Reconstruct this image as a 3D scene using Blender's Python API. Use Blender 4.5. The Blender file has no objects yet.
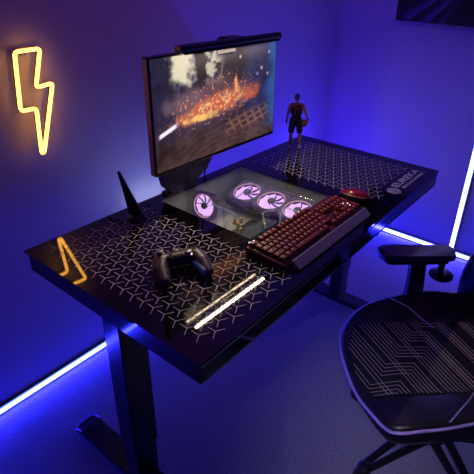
import bpy, bmesh, math, random
from mathutils import Vector, Matrix, noise
random.seed(7)
S = bpy.context.scene
COL = S.collection
PI = math.pi
def R(d): return math.radians(d)
def V(*a): return Vector(a)

# ------------------------------------------------------------------ materials
def mat(name, color=(.5, .5, .5), rough=.5, metal=0., spec=.5, emit=None, strength=0., coat=0.):
    m = bpy.data.materials.new(name); m.use_nodes = True
    b = m.node_tree.nodes['Principled BSDF']
    b.inputs['Base Color'].default_value = (*color, 1)
    b.inputs['Roughness'].default_value = rough
    b.inputs['Metallic'].default_value = metal
    b.inputs['Specular IOR Level'].default_value = spec
    if coat:
        b.inputs['Coat Weight'].default_value = coat; b.inputs['Coat Roughness'].default_value = .08
    if emit:
        b.inputs['Emission Color'].default_value = (*emit, 1)
        b.inputs['Emission Strength'].default_value = strength
    return m

def noisy(m, scale=40., amount=.25, bump=0., detail=4., bump_scale=None, dist=.004):
    """procedural variation of the base colour and a bump"""
    nt = m.node_tree; b = nt.nodes['Principled BSDF']
    tc = nt.nodes.new('ShaderNodeTexCoord')
    n = nt.nodes.new('ShaderNodeTexNoise'); n.inputs['Scale'].default_value = scale; n.inputs['Detail'].default_value = detail
    nt.links.new(tc.outputs['Object'], n.inputs['Vector'])
    col = b.inputs['Base Color'].default_value[:]
    mx = nt.nodes.new('ShaderNodeMix'); mx.data_type = 'RGBA'
    mx.inputs['A'].default_value = (*[c*(1-amount) for c in col[:3]], 1)
    mx.inputs['B'].default_value = (*[min(1, c*(1+amount)) for c in col[:3]], 1)
    nt.links.new(n.outputs['Fac'], mx.inputs['Factor'])
    nt.links.new(mx.outputs['Result'], b.inputs['Base Color'])
    if bump:
        n2 = nt.nodes.new('ShaderNodeTexNoise'); n2.inputs['Scale'].default_value = bump_scale or scale; n2.inputs['Detail'].default_value = 3
        nt.links.new(tc.outputs['Object'], n2.inputs['Vector'])
        bp = nt.nodes.new('ShaderNodeBump'); bp.inputs['Strength'].default_value = bump; bp.inputs['Distance'].default_value = dist
        nt.links.new(n2.outputs['Fac'], bp.inputs['Height']); nt.links.new(bp.outputs['Normal'], b.inputs['Normal'])
    return m

def clear_mat(name, tint=(1, 1, 1), rough=.02, base_reflect=.04, power=5.):
    """thin clear pane: transparent + fresnel-weighted gloss"""
    m = bpy.data.materials.new(name); m.use_nodes = True
    nt = m.node_tree; nt.nodes.clear()
    o = nt.nodes.new('ShaderNodeOutputMaterial'); t = nt.nodes.new('ShaderNodeBsdfTransparent'); g = nt.nodes.new('ShaderNodeBsdfGlossy')
    t.inputs['Color'].default_value = (*tint, 1); g.inputs['Roughness'].default_value = rough
    f = nt.nodes.new('ShaderNodeFresnel'); f.inputs['IOR'].default_value = 1.45
    a = nt.nodes.new('ShaderNodeMath'); a.operation = 'ADD'; a.inputs[1].default_value = base_reflect; a.use_clamp = True
    x = nt.nodes.new('ShaderNodeMixShader')
    ge = nt.nodes.new('ShaderNodeNewGeometry'); iv = nt.nodes.new('ShaderNodeMath'); iv.operation = 'SUBTRACT'; iv.inputs[0].default_value = 1.
    ml = nt.nodes.new('ShaderNodeMath'); ml.operation = 'MULTIPLY'
    nt.links.new(ge.outputs['Backfacing'], iv.inputs[1]); nt.links.new(f.outputs[0], a.inputs[0])
    nt.links.new(a.outputs[0], ml.inputs[0]); nt.links.new(iv.outputs[0], ml.inputs[1]); nt.links.new(ml.outputs[0], x.inputs[0])
    nt.links.new(t.outputs[0], x.inputs[1]); nt.links.new(g.outputs[0], x.inputs[2]); nt.links.new(x.outputs[0], o.inputs[0])
    return m

M = {}
M['wall'] = noisy(mat('wall_paint', (.62, .6, .66), .6), 6, .04, .08, bump_scale=220, dist=.001)
M['ceiling'] = noisy(mat('ceiling_paint', (.22, .21, .22), .8), 6, .03)
M['wall_low_bounce'] = noisy(mat('low_bounce_wall', (.2, .19, .21), .7), 6, .04)  # unseen walls, like the ceiling, kept dark to cut bounced light
M['carpet'] = noisy(mat('carpet', (.37, .36, .40), .95, spec=.1), 150, .6, .9, bump_scale=190, dist=.006)
M['black_metal'] = noisy(mat('black_metal', (.010, .010, .012), .08, spec=.8), 60, .15)
M['leg_metal'] = noisy(mat('leg_metal', (.012, .011, .014), .16, spec=.6), 60, .15)
M['glass_black'] = noisy(mat('black_glass', (.0035, .0035, .005), .03, spec=.75), 30, .1)
M['line'] = noisy(mat('printed_line', (.80, .80, .86), .5), 90, .08)
M['logo'] = noisy(mat('logo_print', (.62, .6, .72), .5), 90, .08)
M['bezel'] = noisy(mat('bezel_plastic', (.016, .015, .016), .22, spec=.8), 80, .1)
M['plastic'] = noisy(mat('black_plastic', (.009, .009, .011), .40), 90, .15)
M['port'] = noisy(mat('port_metal', (.35, .35, .4), .35, .8), 60, .1)
M['tray'] = noisy(mat('tray_grey', (.46, .46, .42), .6), 40, .12)
M['board'] = noisy(mat('circuit_board', (.035, .04, .038), .5), 160, .6)
M['heatsink'] = noisy(mat('heatsink', (.10, .10, .10), .4, .6), 60, .15)
M['brass'] = noisy(mat('brass_fitting', (.75, .5, .22), .25, 1.), 60, .1)
M['fan_frame'] = noisy(mat('fan_frame', (.06, .045, .07), .45, emit=(.5, .25, .8), strength=.10), 60, .1)
M['hub'] = noisy(mat('fan_hub', (.10, .09, .10), .4), 60, .1)
M['tube'] = clear_mat('clear_tube', (.88, .84, .92), .12, .22)
M['pane'] = clear_mat('pane_glass', (.80, .82, .80), .01, .0)
M['alu'] = noisy(mat('aluminium', (.30, .30, .33), .4, .9), 60, .1)
M['led_blue'] = mat('blue_led', (.8, .8, .9), .5, emit=(.0195, .0195, 1.), strength=100)
M['led_vert'] = mat('blue_white_led', (.8, .8, .9), .5, emit=(.28, .2, 1.), strength=34)
M['led_right'] = mat('blue_led_right', (.8, .8, .9), .5, emit=(.0195, .0195, 1.), strength=190)
M['led_edge'] = mat('blue_led_edge', (.5, .5, .8), .5, emit=(.16, .34, 1.), strength=1.5)
M['amber_tint'] = noisy(mat('amber_edge_tint', (.50, .30, .15), .45, .1), 60, .1)
M['plate'] = noisy(mat('grey_plate', (.028, .028, .032), .45), 60, .1)
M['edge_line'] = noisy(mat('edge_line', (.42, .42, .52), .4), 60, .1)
M['neon_back'] = noisy(mat('neon_back', (.05, .045, .04), .6), 60, .1)
M['led_back'] = mat('cool_led', (.8, .8, .9), .5, emit=(.62, .72, 1.), strength=9)
M['led_side'] = mat('violet_led', (.8, .8, .9), .5, emit=(.06, .015, 1.), strength=18)
M['neon'] = mat('amber_neon', (.9, .8, .6), .4, emit=(1., .42, .05), strength=7.)
M['bar_front'] = mat('lightbar_warm', (.9, .9, .8), .4, emit=(1., .76, .52), strength=170)
M['acrylic'] = clear_mat('clear_acrylic', (.93, .9, .85), .05, .03)
M['leather'] = noisy(mat('black_leather', (.013, .013, .016), .36, spec=.5), 30, .25, .25, bump_scale=420, dist=.0012)
M['fabric'] = noisy(mat('seat_fabric', (.016, .018, .028), .8, spec=.25), 300, .35, .3, bump_scale=900, dist=.001)
M['stitch'] = noisy(mat('stitch_thread', (.72, .64, .60), .7), 300, .15)
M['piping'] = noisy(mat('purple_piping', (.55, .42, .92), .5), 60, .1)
M['arm_pad'] = noisy(mat('arm_pad', (.10, .105, .125), .42), 60, .15)
M['key'] = noisy(mat('keycap_red', (.19, .028, .016), .36), 50, .12)
M['key_legend'] = noisy(mat('key_legend', (.75, .42, .2), .5), 50, .1)
M['kb_case'] = noisy(mat('keyboard_case', (.11, .02, .035), .4, .25), 50, .12)
M['kb_front'] = noisy(mat('keyboard_front', (.34, .32, .42), .4, .2), 50, .1)
M['white_light'] = mat('status_light', (.9, .8, .85), .4, emit=(1., .62, .70), strength=1.3)
M['mouse'] = noisy(mat('mouse_red', (.24, .014, .022), .22, coat=.5), 50, .1)
M['mouse_dark'] = noisy(mat('mouse_dark', (.02, .012, .014), .4), 50, .1)
M['mouse_trim'] = noisy(mat('mouse_trim', (.8, .6, .6), .25, .6), 50, .1)
M['pad_body'] = noisy(mat('pad_body', (.10, .08, .075), .36), 70, .15)
M['grip_blue_light'] = noisy(mat('grip_blue_light', (.22, .42, .80), .5), 70, .12)
M['pad_dark'] = noisy(mat('pad_dark', (.012, .012, .014), .3), 70, .15)
M['pad_silver'] = noisy(mat('pad_silver', (.3, .3, .32), .3, .4), 70, .15)
M['skin'] = noisy(mat('toy_skin', (.52, .27, .16), .5), 50, .08)
M['hair'] = noisy(mat('toy_hair', (.03, .10, .15), .6), 90, .3)
M['jersey'] = noisy(mat('toy_jersey', (.016, .014, .02), .6), 90, .2)
M['jersey_trim'] = noisy(mat('toy_trim', (.30, .03, .03), .6), 90, .1)
M['jersey_print'] = noisy(mat('toy_print', (.55, .28, .10), .6), 90, .1)
M['shorts'] = noisy(mat('toy_shorts', (.01, .01, .016), .6), 90, .2)
M['shoe'] = noisy(mat('toy_shoe', (.72, .70, .74), .5), 90, .1)
M['ball'] = noisy(mat('ball_orange', (.48, .13, .035), .6), 200, .2, .3, bump_scale=600, dist=.0008)
M['ball_seam'] = noisy(mat('ball_seam', (.02, .01, .01), .6), 90, .1)
M['cable'] = noisy(mat('cable_black', (.012, .012, .013), .5), 60, .1)
M['rubber'] = noisy(mat('rubber', (.02, .02, .022), .7), 60, .15)
M['blade'] = mat('fan_blade_lit', (.05, .035, .06), .35, emit=(.72, .40, .95), strength=2.0)
M['fan_ring'] = mat('fan_ring_lit', (.1, .08, .1), .35, emit=(1., .48, .62), strength=.8)

# ------------------------------------------------------------------ mesh helpers
def link(name, me, parent=None, mats=(), loc=None):
    o = bpy.data.objects.new(name, me); COL.objects.link(o)
    for m in mats:
        if me is not None: me.materials.append(M[m] if isinstance(m, str) else m)
    if parent is not None: o.parent = parent
    if loc is not None: o.location = loc
    return o

def obj(name, bm, mats, parent=None, smooth=False, angle=None, loc=None):
    me = bpy.data.meshes.new(name)
    bmesh.ops.recalc_face_normals(bm, faces=bm.faces[:])
    bm.to_mesh(me); bm.free()
    if smooth:
        for p in me.polygons: p.use_smooth = True
        if angle: me.set_sharp_from_angle(angle=R(angle))
    if isinstance(mats, str): mats = (mats,)
    return link(name, me, parent, mats, loc)

def empty(name, loc=(0, 0, 0), rz=0.):
    o = bpy.data.objects.new(name, None); COL.objects.link(o)
    o.location = loc; o.rotation_euler = (0, 0, rz); o.empty_display_size = .05
    return o

def tag(o, label, cat, group=None, kind=None):
    o['label'] = label; o['category'] = cat
    if group: o['group'] = group
    if kind: o['kind'] = kind
    return o

def struct(o):
    o['kind'] = 'structure'; return o

def NB(): return bmesh.new()

def box(bm, c, s, bev=0., seg=2, mtx=None, mi=0):
    g = bmesh.ops.create_cube(bm, size=1.)
    vs = g['verts']
    bmesh.ops.scale(bm, vec=Vector(s), verts=vs)
    fs = {f for v in vs for f in v.link_faces}
    if bev:
        es = {e for v in vs for e in v.link_edges}
        r = bmesh.ops.bevel(bm, geom=list(es), offset=bev, segments=seg, profile=.5, affect='EDGES')
        vs = list({v for f in r['faces'] for v in f.verts} | {v for v in vs if v.is_valid})
        fs = {f for v in vs for f in v.link_faces}
    bmesh.ops.translate(bm, vec=Vector(c), verts=vs)
    if mtx is not None: bmesh.ops.transform(bm, matrix=mtx, verts=vs)
    for f in fs: f.material_index = mi
    return vs

def prism(bm, pts, d0, d1, axis='z', mtx=None, mi=0, bev=0.):
    """closed polygon pts extruded from d0 to d1 along axis"""
    def mk(p, d):
        a, b = p
        return {'z': V(a, b, d), 'y': V(a, d, b), 'x': V(d, a, b)}[axis]
    lo = [bm.verts.new(mk(p, d0)) for p in pts]; hi = [bm.verts.new(mk(p, d1)) for p in pts]
    n = len(pts)
    fs = [bm.faces.new(lo[::-1]), bm.faces.new(hi)]
    for i in range(n): fs.append(bm.faces.new((lo[i], lo[(i+1) % n], hi[(i+1) % n], hi[i])))
    vs = lo+hi
    if bev:
        es = list({e for f in fs[:2] for e in f.edges})
        r = bmesh.ops.bevel(bm, geom=es, offset=bev, segments=2, profile=.5, affect='EDGES')
        vs = list({v for f in r['faces'] for v in f.verts} | {v for v in vs if v.is_valid})
        fs = list({f for v in vs for f in v.link_faces})
    if mtx is not None: bmesh.ops.transform(bm, matrix=mtx, verts=vs)
    for f in fs: f.material_index = mi
    return vs

def tube(bm, pts, r, n=8, closed=False, mi=0, rs=None, up=None):
    """round tube along a path with mitred frames"""
    P = [Vector(p) for p in pts]; m = len(P)
    rings = []; prev = None
    for i in range(m):
        a = P[(i-1) % m] if (closed or i > 0) else P[i]; b = P[(i+1) % m] if (closed or i < m-1) else P[i]
        t1 = (P[i]-a).normalized() if (P[i]-a).length > 1e-9 else (b-P[i]).normalized()
        t2 = (b-P[i]).normalized() if (b-P[i]).length > 1e-9 else t1
        t = (t1+t2)
        t = t.normalized() if t.length > 1e-6 else t1
        if prev is None:
            ref = V(0, 0, 1) if abs(t.z) < .9 else V(1, 0, 0)
            u = t.cross(ref).normalized()
        else:
            u = (prev - t*prev.dot(t)).normalized()
        prev = u; w = t.cross(u)
        rr = rs[i] if rs else r
        rings.append([bm.verts.new(P[i]+(u*math.cos(2*PI*k/n)+w*math.sin(2*PI*k/n))*rr) for k in range(n)])
    fs = []
    for i in range(m if closed else m-1):
        A, B = rings[i], rings[(i+1) % m]
        off = 0
        if closed and i == m-1:
            off = min(range(n), key=lambda o: sum((A[k].co-B[(k+o) % n].co).length for k in range(n)))
        for k in range(n):
            fs.append(bm.faces.new((A[k], A[(k+1) % n], B[(k+1+off) % n], B[(k+off) % n])))
    if not closed:
        fs.append(bm.faces.new(rings[0][::-1])); fs.append(bm.faces.new(rings[-1]))
    for f in fs: f.material_index = mi
    return [v for r_ in rings for v in r_]

def lathe(bm, prof, n=24, mtx=None, mi=0):
    """profile [(r, z)] turned about z"""
    rings = []; vs = []; fs = []
    for r, z in prof:
        if r < 1e-6: q = [bm.verts.new(V(0, 0, z))]
        else: q = [bm.verts.new(V(r*math.cos(2*PI*k/n), r*math.sin(2*PI*k/n), z)) for k in range(n)]
        rings.append(q); vs += q
    for A, B in zip(rings, rings[1:]):
        for k in range(n):
            a, b, c, d = A[k % len(A)], A[(k+1) % len(A)], B[(k+1) % len(B)], B[k % len(B)]
            q = []
            for v in (a, b, c, d):
                if v not in q: q.append(v)
            if len(q) > 2: fs.append(bm.faces.new(q))
    for q, rev in ((rings[0], True), (rings[-1], False)):
        if len(q) > 1: fs.append(bm.faces.new(q[::-1] if rev else q))
    if mtx is not None: bmesh.ops.transform(bm, matrix=mtx, verts=vs)
    for f in fs: f.material_index = mi
    return vs

def ell(bm, c, s, u=20, v=12, mtx=None, mi=0):
    g = bmesh.ops.create_uvsphere(bm, u_segments=u, v_segments=v, radius=1.)
    vs = g['verts']
    bmesh.ops.scale(bm, vec=Vector(s), verts=vs)
    if mtx is not None: bmesh.ops.transform(bm, matrix=mtx, verts=vs)
    bmesh.ops.translate(bm, vec=Vector(c), verts=vs)
    for f in {f for w in vs for f in w.link_faces}: f.material_index = mi
    return vs

def capsule(bm, a, b, ra, rb, n=14, sx=1.):
    """tapered capsule from a to b"""
    a, b = Vector(a), Vector(b); d = b-a; L = d.length
    prof = []
    for i in range(7):
        t = -PI/2+PI/2*i/6
        prof.append((ra*math.cos(t), ra*math.sin(t)))
    for i in range(7):
        t = PI/2*i/6
        prof.append((rb*math.cos(t), L+rb*math.sin(t)))
    prof[0] = (0, prof[0][1]); prof[-1] = (0, prof[-1][1])
    q = V(0, 0, 1).rotation_difference(d.normalized()) if L > 1e-9 else None
    m = Matrix.Translation(a) @ (q.to_matrix().to_4x4() if q else Matrix())
    return lathe(bm, prof, n, m)

def remesh(bm, voxel, smooth=4, factor=.5):
    """weld overlapping volumes to one continuous surface"""
    me = bpy.data.meshes.new('tmp'); bmesh.ops.recalc_face_normals(bm, faces=bm.faces[:]); bm.to_mesh(me); bm.free()
    o = bpy.data.objects.new('tmp', me); COL.objects.link(o)
    r = o.modifiers.new('r', 'REMESH'); r.mode = 'VOXEL'; r.voxel_size = voxel; r.use_smooth_shade = True
    s = o.modifiers.new('s', 'SMOOTH'); s.factor = factor; s.iterations = smooth
    dg = bpy.context.evaluated_depsgraph_get(); dg.update()
    new = bpy.data.meshes.new_from_object(o.evaluated_get(dg), depsgraph=dg)
    bpy.data.objects.remove(o); bpy.data.meshes.remove(me)
    for p in new.polygons: p.use_smooth = True
    return new

def catmull(pts, k=6, closed=True):
    out = []; n = len(pts)
    for i in range(n if closed else n-1):
        p0, p1, p2, p3 = [Vector(pts[j % n] if closed else pts[max(0, min(n-1, j))]) for j in (i-1, i, i+1, i+2)]
        for s in range(k):
            t = s/k
            out.append(.5*((2*p1)+(-p0+p2)*t+(2*p0-5*p1+4*p2-p3)*t*t+(-p0+3*p1-3*p2+p3)*t**3))
    if not closed: out.append(Vector(pts[-1]))
    return out

def rounded(pts, r, k=4):
    """round the corners of an open/closed 3D polyline (closed)"""
    P = [Vector(p) for p in pts]; n = len(P); out = []
    for i in range(n):
        a, b, c = P[i-1], P[i], P[(i+1) % n]
        ra = min(r, (a-b).length*.45); rc = min(r, (c-b).length*.45)
        s, e = b+(a-b).normalized()*ra, b+(c-b).normalized()*rc
        for j in range(k+1):
            t = j/k
            out.append((1-t)**2*s+2*t*(1-t)*b+t*t*e)
    return out

def text_mesh(bm_or_name, body, size, ext, parent, mat_name, mtx, bold=0.):
    c = bpy.data.curves.new('txt', 'FONT'); c.body = body; c.size = size; c.extrude = ext; c.offset = bold
    c.resolution_u = 3
    o = bpy.data.objects.new('txt', c); COL.objects.link(o)
    dg = bpy.context.evaluated_depsgraph_get(); dg.update()
    me = bpy.data.meshes.new_from_object(o.evaluated_get(dg), depsgraph=dg)
    bpy.data.objects.remove(o); bpy.data.curves.remove(c)
    me.transform(mtx); me.materials.clear()
    return link(bm_or_name, me, parent, (mat_name,))

# ------------------------------------------------------------------ room
XR, YB, XL, YF, ZC = 2.0815, .2693, -2.3, -2.9, 2.6
def slab(name, lo, hi, m):
    bm = NB(); box(bm, [(a+b)/2 for a, b in zip(lo, hi)], [b-a for a, b in zip(lo, hi)])
    return struct(obj(name, bm, m))
slab('floor', (XL-.1, YF-.1, -.1), (XR+.1, YB+.1, 0), 'carpet')
slab('ceiling', (XL-.1, YF-.1, ZC), (XR+.1, YB+.1, ZC+.1), 'ceiling')
slab('wall_back', (XL, YB, 0), (XR, YB+.1, ZC), 'wall')
slab('wall_right', (XR, YF, 0), (XR+.1, YB+.1, ZC), 'wall')
slab('wall_left', (XL-.1, YF, 0), (XL, YB+.1, ZC), 'wall_low_bounce')
slab('wall_front', (XL, YF-.1, 0), (XR, YF, ZC), 'wall_low_bounce')

# ------------------------------------------------------------------ LED strips
def strip(loc_a, loc_b, normal, w, lit, label, group=None):
    """aluminium channel with a glowing diffuser, from a to b, facing normal"""
    a, b, n = Vector(loc_a), Vector(loc_b), Vector(normal).normalized()
    t = (b-a).normalized(); s = t.cross(n)
    root = empty('led_strip', a)
    L = (b-a).length
    mt = Matrix((t, s, n)).transposed().to_4x4()
    bm = NB(); box(bm, (L/2, 0, .004), (L, w, .008), .001, 1)
    box(bm, (L/2, w/2-.001, .006), (L, .002, .011)); box(bm, (L/2, -w/2+.001, .006), (L, .002, .011))
    bmesh.ops.transform(bm, matrix=mt, verts=bm.verts[:])
    obj('channel', bm, 'alu', root)
    bm = NB(); hw = w/2-.0024
    prof = [(-hw, .0085)]+[(hw*math.sin(R(q)), .0085+.006*math.cos(R(q))) for q in (-80, -60, -40, -20, 0, 20, 40, 60, 80)]+[(hw, .0085)]
    prism(bm, prof, .001, L-.001, 'x', mt)
    bm.normal_update()
    for f in bm.faces:
        c_ = (mt.inverted() @ f.calc_center_median())
        if abs(c_.y) > hw*.62: f.material_index = 1
    obj('diffuser', bm, (lit, 'led_edge'), root, True, 40)
    return tag(root, label, 'led strip', group)
strip((-2.2, YB-.002, .019), (XR-.020, YB-.002, .019), (0, -1, 0), .034, 'led_blue', 'glowing blue LED strip on the floor along the wall with the neon sign')
strip((XR-.002, YB-.025, .019), (XR-.002, -1.9, .019), (-1, 0, 0), .034, 'led_right', 'glowing blue LED strip on the floor along the right wall, passing behind the armrest')
strip((XR-.002, -.632, .040), (XR-.002, -.632, 1.25), (-1, 0, 0), .034, 'led_vert', 'upright white-blue LED tube standing against the right wall')

# ------------------------------------------------------------------ desk
DL, DW, DH = 1.369, .6637, .75
WX0, WX1, WY0, WY1 = .452, .875, -.036, -.600     # window in the glass
desk = tag(empty('gaming_desk', (0, 0, 0)), 'black glass-topped gaming desk with a white tri-line pattern and a computer window', 'desk')
# glass top: four bands around the window, printed Y marks as a second material of the same surface
bm = NB()
GT = .006
def topbox(x0, x1, y0, y1):
    box(bm, ((x0+x1)/2, (y0+y1)/2, DH-GT/2), (x1-x0, y1-y0, GT))
topbox(0, WX0, -DW, 0); topbox(WX1, DL, -DW, 0); topbox(WX0, WX1, WY0, 0); topbox(WX0, WX1, -DW, WY1)
def ymark(cx, cy, L=.0232, w=.0018):
    z = DH+.0004
    for a in (90, -30, -150):
        d = V(math.cos(R(a)), math.sin(R(a)), 0); n = V(-d.y, d.x, 0)*w/2
        c = V(cx, cy, z)
        q = [c-n, c+d*L-n*.7, c+d*L+n*.7, c+n]
        f = bm.faces.new([bm.verts.new(p) for p in q]); f.material_index = 1
P = .0365; PX = P*math.sqrt(3)/2
for i in range(-2, 46):
    x = .0625+i*PX
    for j in range(-30, 14):
        y = -.4183+j*P+(P/2 if i % 2 else 0)
        if .034 < x < .392 and -.622 < y < -.050: ymark(x, y)
        elif .945 < x < 1.322 and -.592 < y < -.048:
            if x > 1.03 and y < -.560: continue
            ymark(x, y)
obj('tabletop', bm, ('glass_black', 'line'), desk)
# body under the glass: shallow metal box with a recessed lip
bm = NB()
z1, z0 = DH-GT, .690
x0, x1, y0, y1 = .004, DL-.004, -DW+.003, -.012
t = .012
box(bm, ((x0+x1)/2, y0+t/2, (z0+z1)/2), (x1-x0, t, z1-z0), .002, 1)
box(bm, ((x0+x1)/2, y1-t/2, (z0+z1)/2), (x1-x0, t, z1-z0), .002, 1)
box(bm, (x0+t/2, (y0+y1)/2, (z0+z1)/2), (t, y1-y0-2*t, z1-z0), .002, 1)
box(bm, (x1-t/2, (y0+y1)/2, (z0+z1)/2), (t, y1-y0-2*t, z1-z0), .002, 1)
box(bm, ((x0+WX0-.012)/2, (y0+y1)/2, z0+.006), (WX0-.012-x0-.002, y1-y0-.006, .010))
box(bm, ((x1+WX1+.012)/2, (y0+y1)/2, z0+.006), (x1-WX1-.012-.002, y1-y0-.006, .010))
obj('desk_frame', bm, 'black_metal', desk)
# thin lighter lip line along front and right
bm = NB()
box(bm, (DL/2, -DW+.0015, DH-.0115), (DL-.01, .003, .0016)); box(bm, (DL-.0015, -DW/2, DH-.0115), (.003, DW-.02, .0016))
box(bm, (DL/2, -DW+.002, z0+.001), (DL-.012, .003, .0014)); box(bm, (DL-.003, -DW+.0035, (z0+DH)/2), (.0016, .0016, .05))  # lower and corner lines are edge highlights put in as pale colour
obj('edge_trim_highlight', bm, 'edge_line', desk)
# computer tray
bm = NB()
tx0, tx1, ty0, ty1, tz = WX0-.004, WX1+.004, WY1-.004, WY0+.004, .632
box(bm, ((tx0+tx1)/2, (ty0+ty1)/2, tz-.004), (tx1-tx0+.012, ty1-ty0+.012, .008))
for cx, sx in ((tx0-.003, .006), (tx1+.003, .006)): box(bm, (cx, (ty0+ty1)/2, (tz+z1)/2-.0005), (sx, ty1-ty0+.012, z1-tz-.001))
for cy in (ty0-.003, ty1+.003): box(bm, ((tx0+tx1)/2, cy, (tz+z1)/2-.0005), (tx1-tx0-.0005, .006, z1-tz-.001))
obj('computer_tray', bm, 'tray', desk)
bm = NB(); box(bm, ((WX0+WX1)/2, (WY0+WY1)/2, DH-.0028), (WX1-WX0-.0006, WY0-WY1-.0006, .005))
o = obj('glass_window', bm, 'pane', desk); o['label'] = 'clear glass pane over the computer'
# logo
lg = NB()
hx, hy = 1.060, -.606
HS = 1.3
for row in range(-4, 5):
    yy = row*.0046
    hw = min(.019, (.0225-abs(yy))*1.55)
    if hw > .003:
        for seg in ((-hw, -hw*.08), (hw*.08, hw)):
            sk = .002*(1 if row % 2 else -1)
            box(lg, (hx+(seg[0]+seg[1])/2*HS+sk*.2, hy+yy*HS, DH+.0005), ((seg[1]-seg[0])*HS, .0030*HS, .0006))
o = obj('logo', lg, 'logo', desk); o['label'] = 'pale printed hexagon emblem'
o = text_mesh('logo_text', 'EUREKA', .041, .0003, desk, 'logo', Matrix.Translation((1.094, -.605, DH+.0006)) @ Matrix.Diagonal((1.47, 1.0, 1, 1)), .0006)
o['label'] = 'pale printed word EUREKA'
o = text_mesh('logo_text', 'ERGONOMIC', .0185, .0003, desk, 'logo', Matrix.Translation((1.106, -.6265, DH+.0006)) @ Matrix.Diagonal((1.83, .85, 1, 1)), .0005)
o['label'] = 'pale printed word ERGONOMIC'
# ports on the front edge
for px, pz, w in ((1.262, .719, .013), (1.238, .714, .013), (1.213, .711, .008), (1.19, .709, .008)):
    bm = NB(); box(bm, (px, -DW+.0018, pz), (w, .004, .005), .0008, 1); obj('usb_port', bm, 'port', desk)
# legs, feet
for lx, sgn in ((.058, 1), (1.262, -1)):
    bm = NB(); box(bm, (lx, -.337, .440), (.082, .066, .498), .003, 2); box(bm, (lx+sgn*.03, -.337, .683), (.14, .11, .012), .002, 1)
    leg = obj('leg', bm, 'leg_metal', desk)
    bm = NB(); box(bm, (lx, -.337, .12), (.074, .058, .15), .003, 2); obj('leg_stage', bm, 'leg_metal', leg)
    bm = NB(); pts = [(-.025, .02), (-.025, .036), (-.06, .048), (-.60, .048), (-.64, .034), (-.64, .02)]
    prism(bm, pts, lx-.036, lx+.036, 'x', None, 0, .004); ft = obj('foot', bm, 'leg_metal', desk)
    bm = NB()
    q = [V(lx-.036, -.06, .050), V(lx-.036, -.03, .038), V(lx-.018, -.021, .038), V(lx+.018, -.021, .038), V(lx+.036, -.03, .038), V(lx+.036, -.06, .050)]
    tube(bm, q, .0035, 8); o = obj('foot_light_rim', bm, 'piping', ft); o['label'] = 'purple light rim painted around the rear tip'  # purple light along the foot tip, built as a coloured edge
    for yy in (-.06, -.59):
        bm = NB(); lathe(bm, [(0, 0), (.02, 0), (.022, .004), (.016, .02), (0, .02)], 16, Matrix.Translation((lx, yy, 0))); obj('leveling_pad', bm, 'rubber', ft)
bm = NB(); box(bm, (.66, -.337, .672), (1.11, .05, .034), .003, 1); obj('crossbar', bm, 'leg_metal', desk)
# LED light under the rear edge
bm = NB(); box(bm, (.60, .004, .735), (.30, .008, .014), .002, 1); lb = obj('back_light', bm, 'alu', desk)
bm = NB(); box(bm, (.60, .0105, .735), (.29, .005, .010), .002, 1); o = obj('light_diffuser', bm, 'led_back', lb); o['label'] = 'cool white LED strip behind the desk edge'
bm = NB(); box(bm, (1.06, .004, .735), (.54, .008, .014), .002, 1); lb = obj('back_light', bm, 'alu', desk)
bm = NB(); box(bm, (1.06, .0105, .735), (.53, .005, .010), .002, 1); o = obj('light_diffuser', bm, 'led_side', lb); o['label'] = 'violet-blue LED strip behind the desk edge'

# ------------------------------------------------------------------ computer under the glass
pc = tag(empty('computer', (.66, -.32, tz)), 'water-cooled computer with pink glowing fans under the desk glass', 'computer')
pc_o = Vector((.66, -.32, tz))
def pco(name, bm, m, parent=None, **k):
    bmesh.ops.translate(bm, vec=-pc_o, verts=bm.verts[:]); return obj(name, bm, m, parent or pc, **k)
def fan(c, rot, Rr):
    m = Matrix.Translation(Vector(c)) @ rot
    bm = NB(); n = 32; h = .022; half = Rr+.004
    # square frame with round opening
    sq = []
    for k in range(n):
        a = 2*PI*k/n; ca, sa = math.cos(a), math.sin(a); mm = max(abs(ca), abs(sa))
        f = half/mm; f = min(f, half*1.28); sq.append((ca*f, sa*f))
    rings = []
    for (pts, z) in ((sq, h/2), ([(Rr*math.cos(2*PI*k/n), Rr*math.sin(2*PI*k/n)) for k in range(n)], h/2), ([(Rr*math.cos(2*PI*k/n), Rr*math.sin(2*PI*k/n)) for k in range(n)], -h/2), (sq, -h/2)):
        rings.append([bm.verts.new(V(x, y, z)) for x, y in pts])
    for i in range(4):
        A, B = rings[i], rings[(i+1) % 4]
        for k in range(n): bm.faces.new((A[k], A[(k+1) % n], B[(k+1) % n], B[k]))
    bmesh.ops.transform(bm, matrix=m, verts=bm.verts[:])
    fr = pco('fan', bm, 'fan_frame')
    bm = NB()
    tube(bm, [m @ V(Rr*.965*math.cos(2*PI*k/32), Rr*.965*math.sin(2*PI*k/32), .007) for k in range(32)], .0022, 8, True); pco('light_ring', bm, 'fan_ring', fr, smooth=True, angle=40)
    bm = NB()
    for k in range(9):
        a0 = 2*PI*k/9
        pts = []
        for j in range(5):
            r = Rr*(.28+.64*j/4); sw = .32*j/4
            pts.append((r*math.cos(a0+sw), r*math.sin(a0+sw), .006-.004*j/4)); 
        qts = []
        for j in range(5):
            r = Rr*(.28+.64*j/4); sw = .32*j/4+.62
            qts.append((r*math.cos(a0+sw), r*math.sin(a0+sw), -.006+.002*j/4))
        for lo in (0., -.0015):
            A = [bm.verts.new(V(x, y, z+lo)) for x, y, z in pts]; B = [bm.verts.new(V(x, y, z+lo)) for x, y, z in qts]
            for j in range(4): bm.faces.new((A[j], A[j+1], B[j+1], B[j]))
    bmesh.ops.transform(bm, matrix=m, verts=bm.verts[:]); pco('blades', bm, 'blade', fr, smooth=True)
    bm = NB(); lathe(bm, [(0, .011), (Rr*.24, .011), (Rr*.28, .008), (Rr*.28, -.007), (0, -.007)], 24, m); pco('hub', bm, 'hub', fr, smooth=True, angle=40)
    return fr
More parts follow.
